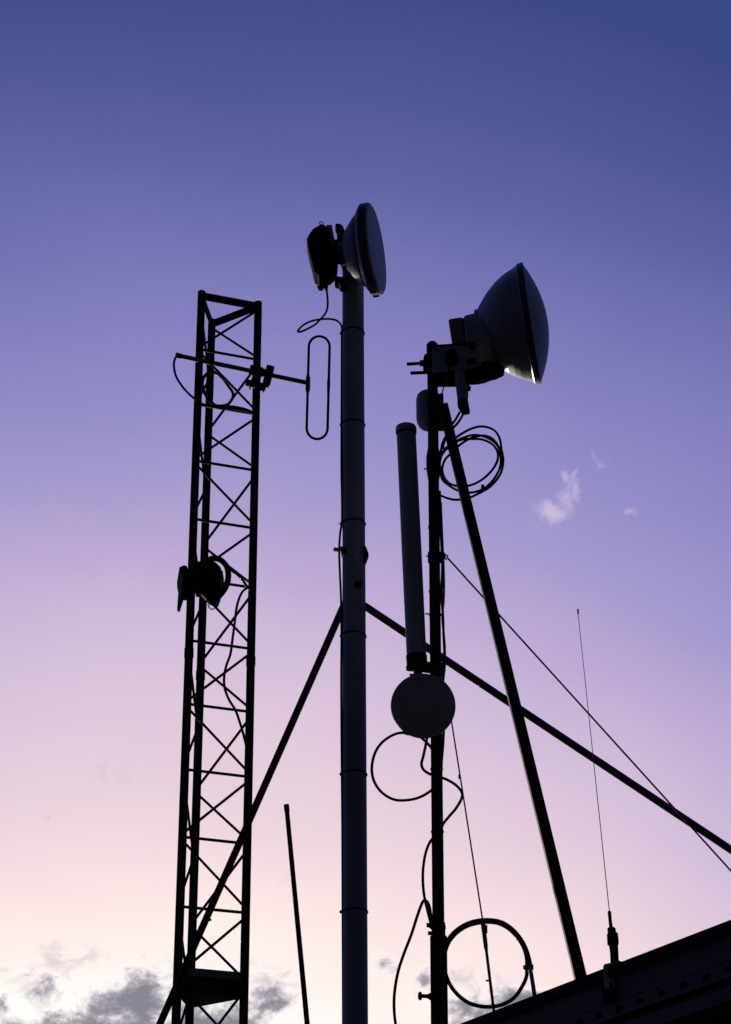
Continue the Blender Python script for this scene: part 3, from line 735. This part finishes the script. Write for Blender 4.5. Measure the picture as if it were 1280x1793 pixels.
# guy wires
g0 = P(782, 975, 9.28); g1 = P(1280, 1525, 9.75)
d_ = (g1 - g0).normalized(); ge = g0 + d_ * ((RB - g0.z) / d_.z)
gw = MB().tube([g0, ge], .0046, 8).build('guy_wire', BLACKPL, None, g0); tag(gw, 'black guy wire running from the slim mast to the lower right picture edge', 'guy wire')
g0 = P(787, 1240, 9.28); ga = P(845, 1611, 9.02); gb = Pz(866, 1781, H - .01)
g2 = thing('guy_wire', gb, 'steep guy wire with a turnbuckle dropping through the cable ring to the roof edge', 'guy wire')
MB().tube([g0, P(815, 1418, 9.15), ga], .0036, 8).build('wire', BLACKPL, g2)
MB().tube([ga - (gb - ga) * .02, ga + (gb - ga) * .05, ga + (gb - ga) * .28, ga + (gb - ga) * .34, gb], [.004, .0105, .0095, .0065, .0065], 10).build('turnbuckle', DARKST, g2)
for p, hx, hy in ((P(804, 1360, 9.19), .004, .01), (P(855, 1717, ga.lerp(gb, .6).y), .011, .003), (P(851, 1627, ga.y - .01), .006, .018)):
    MB().box(p, RT, UP, -FW, hx, hy, .005).build('wire_clip', DARKST, g2)

# fat cable ring by the mast foot
q7 = Q(720, 1580, 5.333)
def ringp(th, rx=73.5, ry=73.5, D=9.12): return P(852 + rx * cos(th), 1687.5 - ry * sin(th), D + .0)
rg = thing('cable_ring', ringp(pi / 2), 'big open ring of thick black cable tied between the mast foot and roof edge', 'cable')
pts = [ringp(2 * pi * k / 40, 71 if False else 72.5, 73) for k in range(40)]
ringpix = [(922.5, 1697), (922, 1678), (917, 1660), (907, 1643), (893, 1628), (876, 1618), (858, 1614.5), (838, 1616), (817, 1622), (799, 1634), (786, 1650), (779, 1670), (778, 1690), (782, 1710), (791, 1729), (805, 1745), (823, 1757), (845, 1762.5), (867, 1762), (887, 1756), (903, 1744), (915, 1726), (921.5, 1711)]
MB().tube(smoothpath([P(x, y, 9.14) for x, y in ringpix], 5, True), .0088, 10, closed=True).build('inner_turn', RUBBER, rg)
outer = [(938.5, 1760), (934, 1730), (928.5, 1697), (924.5, 1677), (917.5, 1657), (907, 1640), (893.5, 1626), (877, 1616), (858, 1612.5), (837, 1613.5), (816, 1620), (798, 1632), (785, 1648), (777, 1670), (775, 1685)]
MB().tube(smoothpath([P(x, y, 9.14 if i > 2 else 9.10 - .15 * (2 - i)) for i, (x, y) in enumerate(outer)], 5), [.0095 if k < 12 else .0128 for k in range((len(outer) - 1) * 5 + 1)], 10).build('outer_turn', RUBBER, rg)
mb = MB(); mb.box(P(925, 1694, 9.12), RT, UP, -FW, .022, .0065, .018); mb.box(P(931.5, 1692, 9.12), RT, UP, -FW, .006, .007, .012); mb.build('clamp', BLACKPL, rg)

# ------------------------------------------------------------------ whips
wb = P(1074, 1690, 7.95)
Dw = Pz(1075, 1702, H).y - .03
q4 = Q(980, 1520, 4.267)
wt = thing('whip_antenna', P(1076, 1700, Dw), 'very thin whip aerial with a stout black base clipped to the roof edge', 'antenna')
wtip = P(1012, 1069, Dw); wj = P(*q4(371, 322, Dw))
MB().tube([P(1012.2, 1074, Dw), wj], [.0013, .0019], 8).build('whip_rod', GALV, wt)
MB().tube([P(1011.8, 1066.5, Dw), P(1012.4, 1075, Dw)], .0036, 8).build('tip', BLACKPL, wt)
def wp(x, y): return P(*q4(x, y, Dw))
MB().tube([wp(371, 320), wp(371.5, 328), wp(376, 380), wp(384, 446)], [.004, .0075, .0068, .0075], 14).build('ferrule', BLACKPL, wt)
MB().tube([wp(386, 444), wp(386.5, 452), wp(390, 482), wp(394, 492), wp(397, 530), wp(399, 568), wp(403, 582), wp(408, 640), wp(412, 742)], [.012, .0165, .0165, .022, .0225, .0225, .0175, .0165, .0165], 18).build('coil_base', BLACKPL, wt)
MB().prism([wp(x, y) for x, y in ((436, 686), (462, 698), (484, 702), (480, 712), (440, 720))], (0, .02, 0)).build('wing_screw', BLACKPL, wt)
MB().prism([P(*q4(x, y, Dw - .045)) for x, y in ((325, 735), (332, 718), (385, 706), (402, 712), (405, 790), (415, 890), (398, 905), (396, 850), (385, 848), (376, 862), (376, 905), (340, 905), (332, 800))], (0, .006, 0)).build('mount_plate', PLATE, wt)
MB().tube([wp(412, 735), wp(425, 860), wp(432, 975)], [.0155, .0155, .012], 14).build('lower_stem', BLACKPL, wt)
MB().box(P(*q4(395, 940, Dw - .01)), ud, nd, ZZ, .03, .03, .035).build('clamp_block', BLACKPL, wt)

wl0 = P(501.5, 1410, 11.5); wl1 = P(538.5, 1800, 11.5); d_ = (wl1 - wl0).normalized(); wlb = wl0 + d_ * ((RB - wl0.z) / d_.z)
w2 = thing('rod_antenna', wlb, 'plain dark rod aerial with a small cap standing between tower and thick pole', 'antenna')
MB().tube([wl0, wlb], [.0135, .0155], 16).build('rod', DARKST, w2)
MB().tube([wl0 - d_ * .003, wl0 + d_ * .036], .0158, 16).build('cap', BLACKPL, w2)
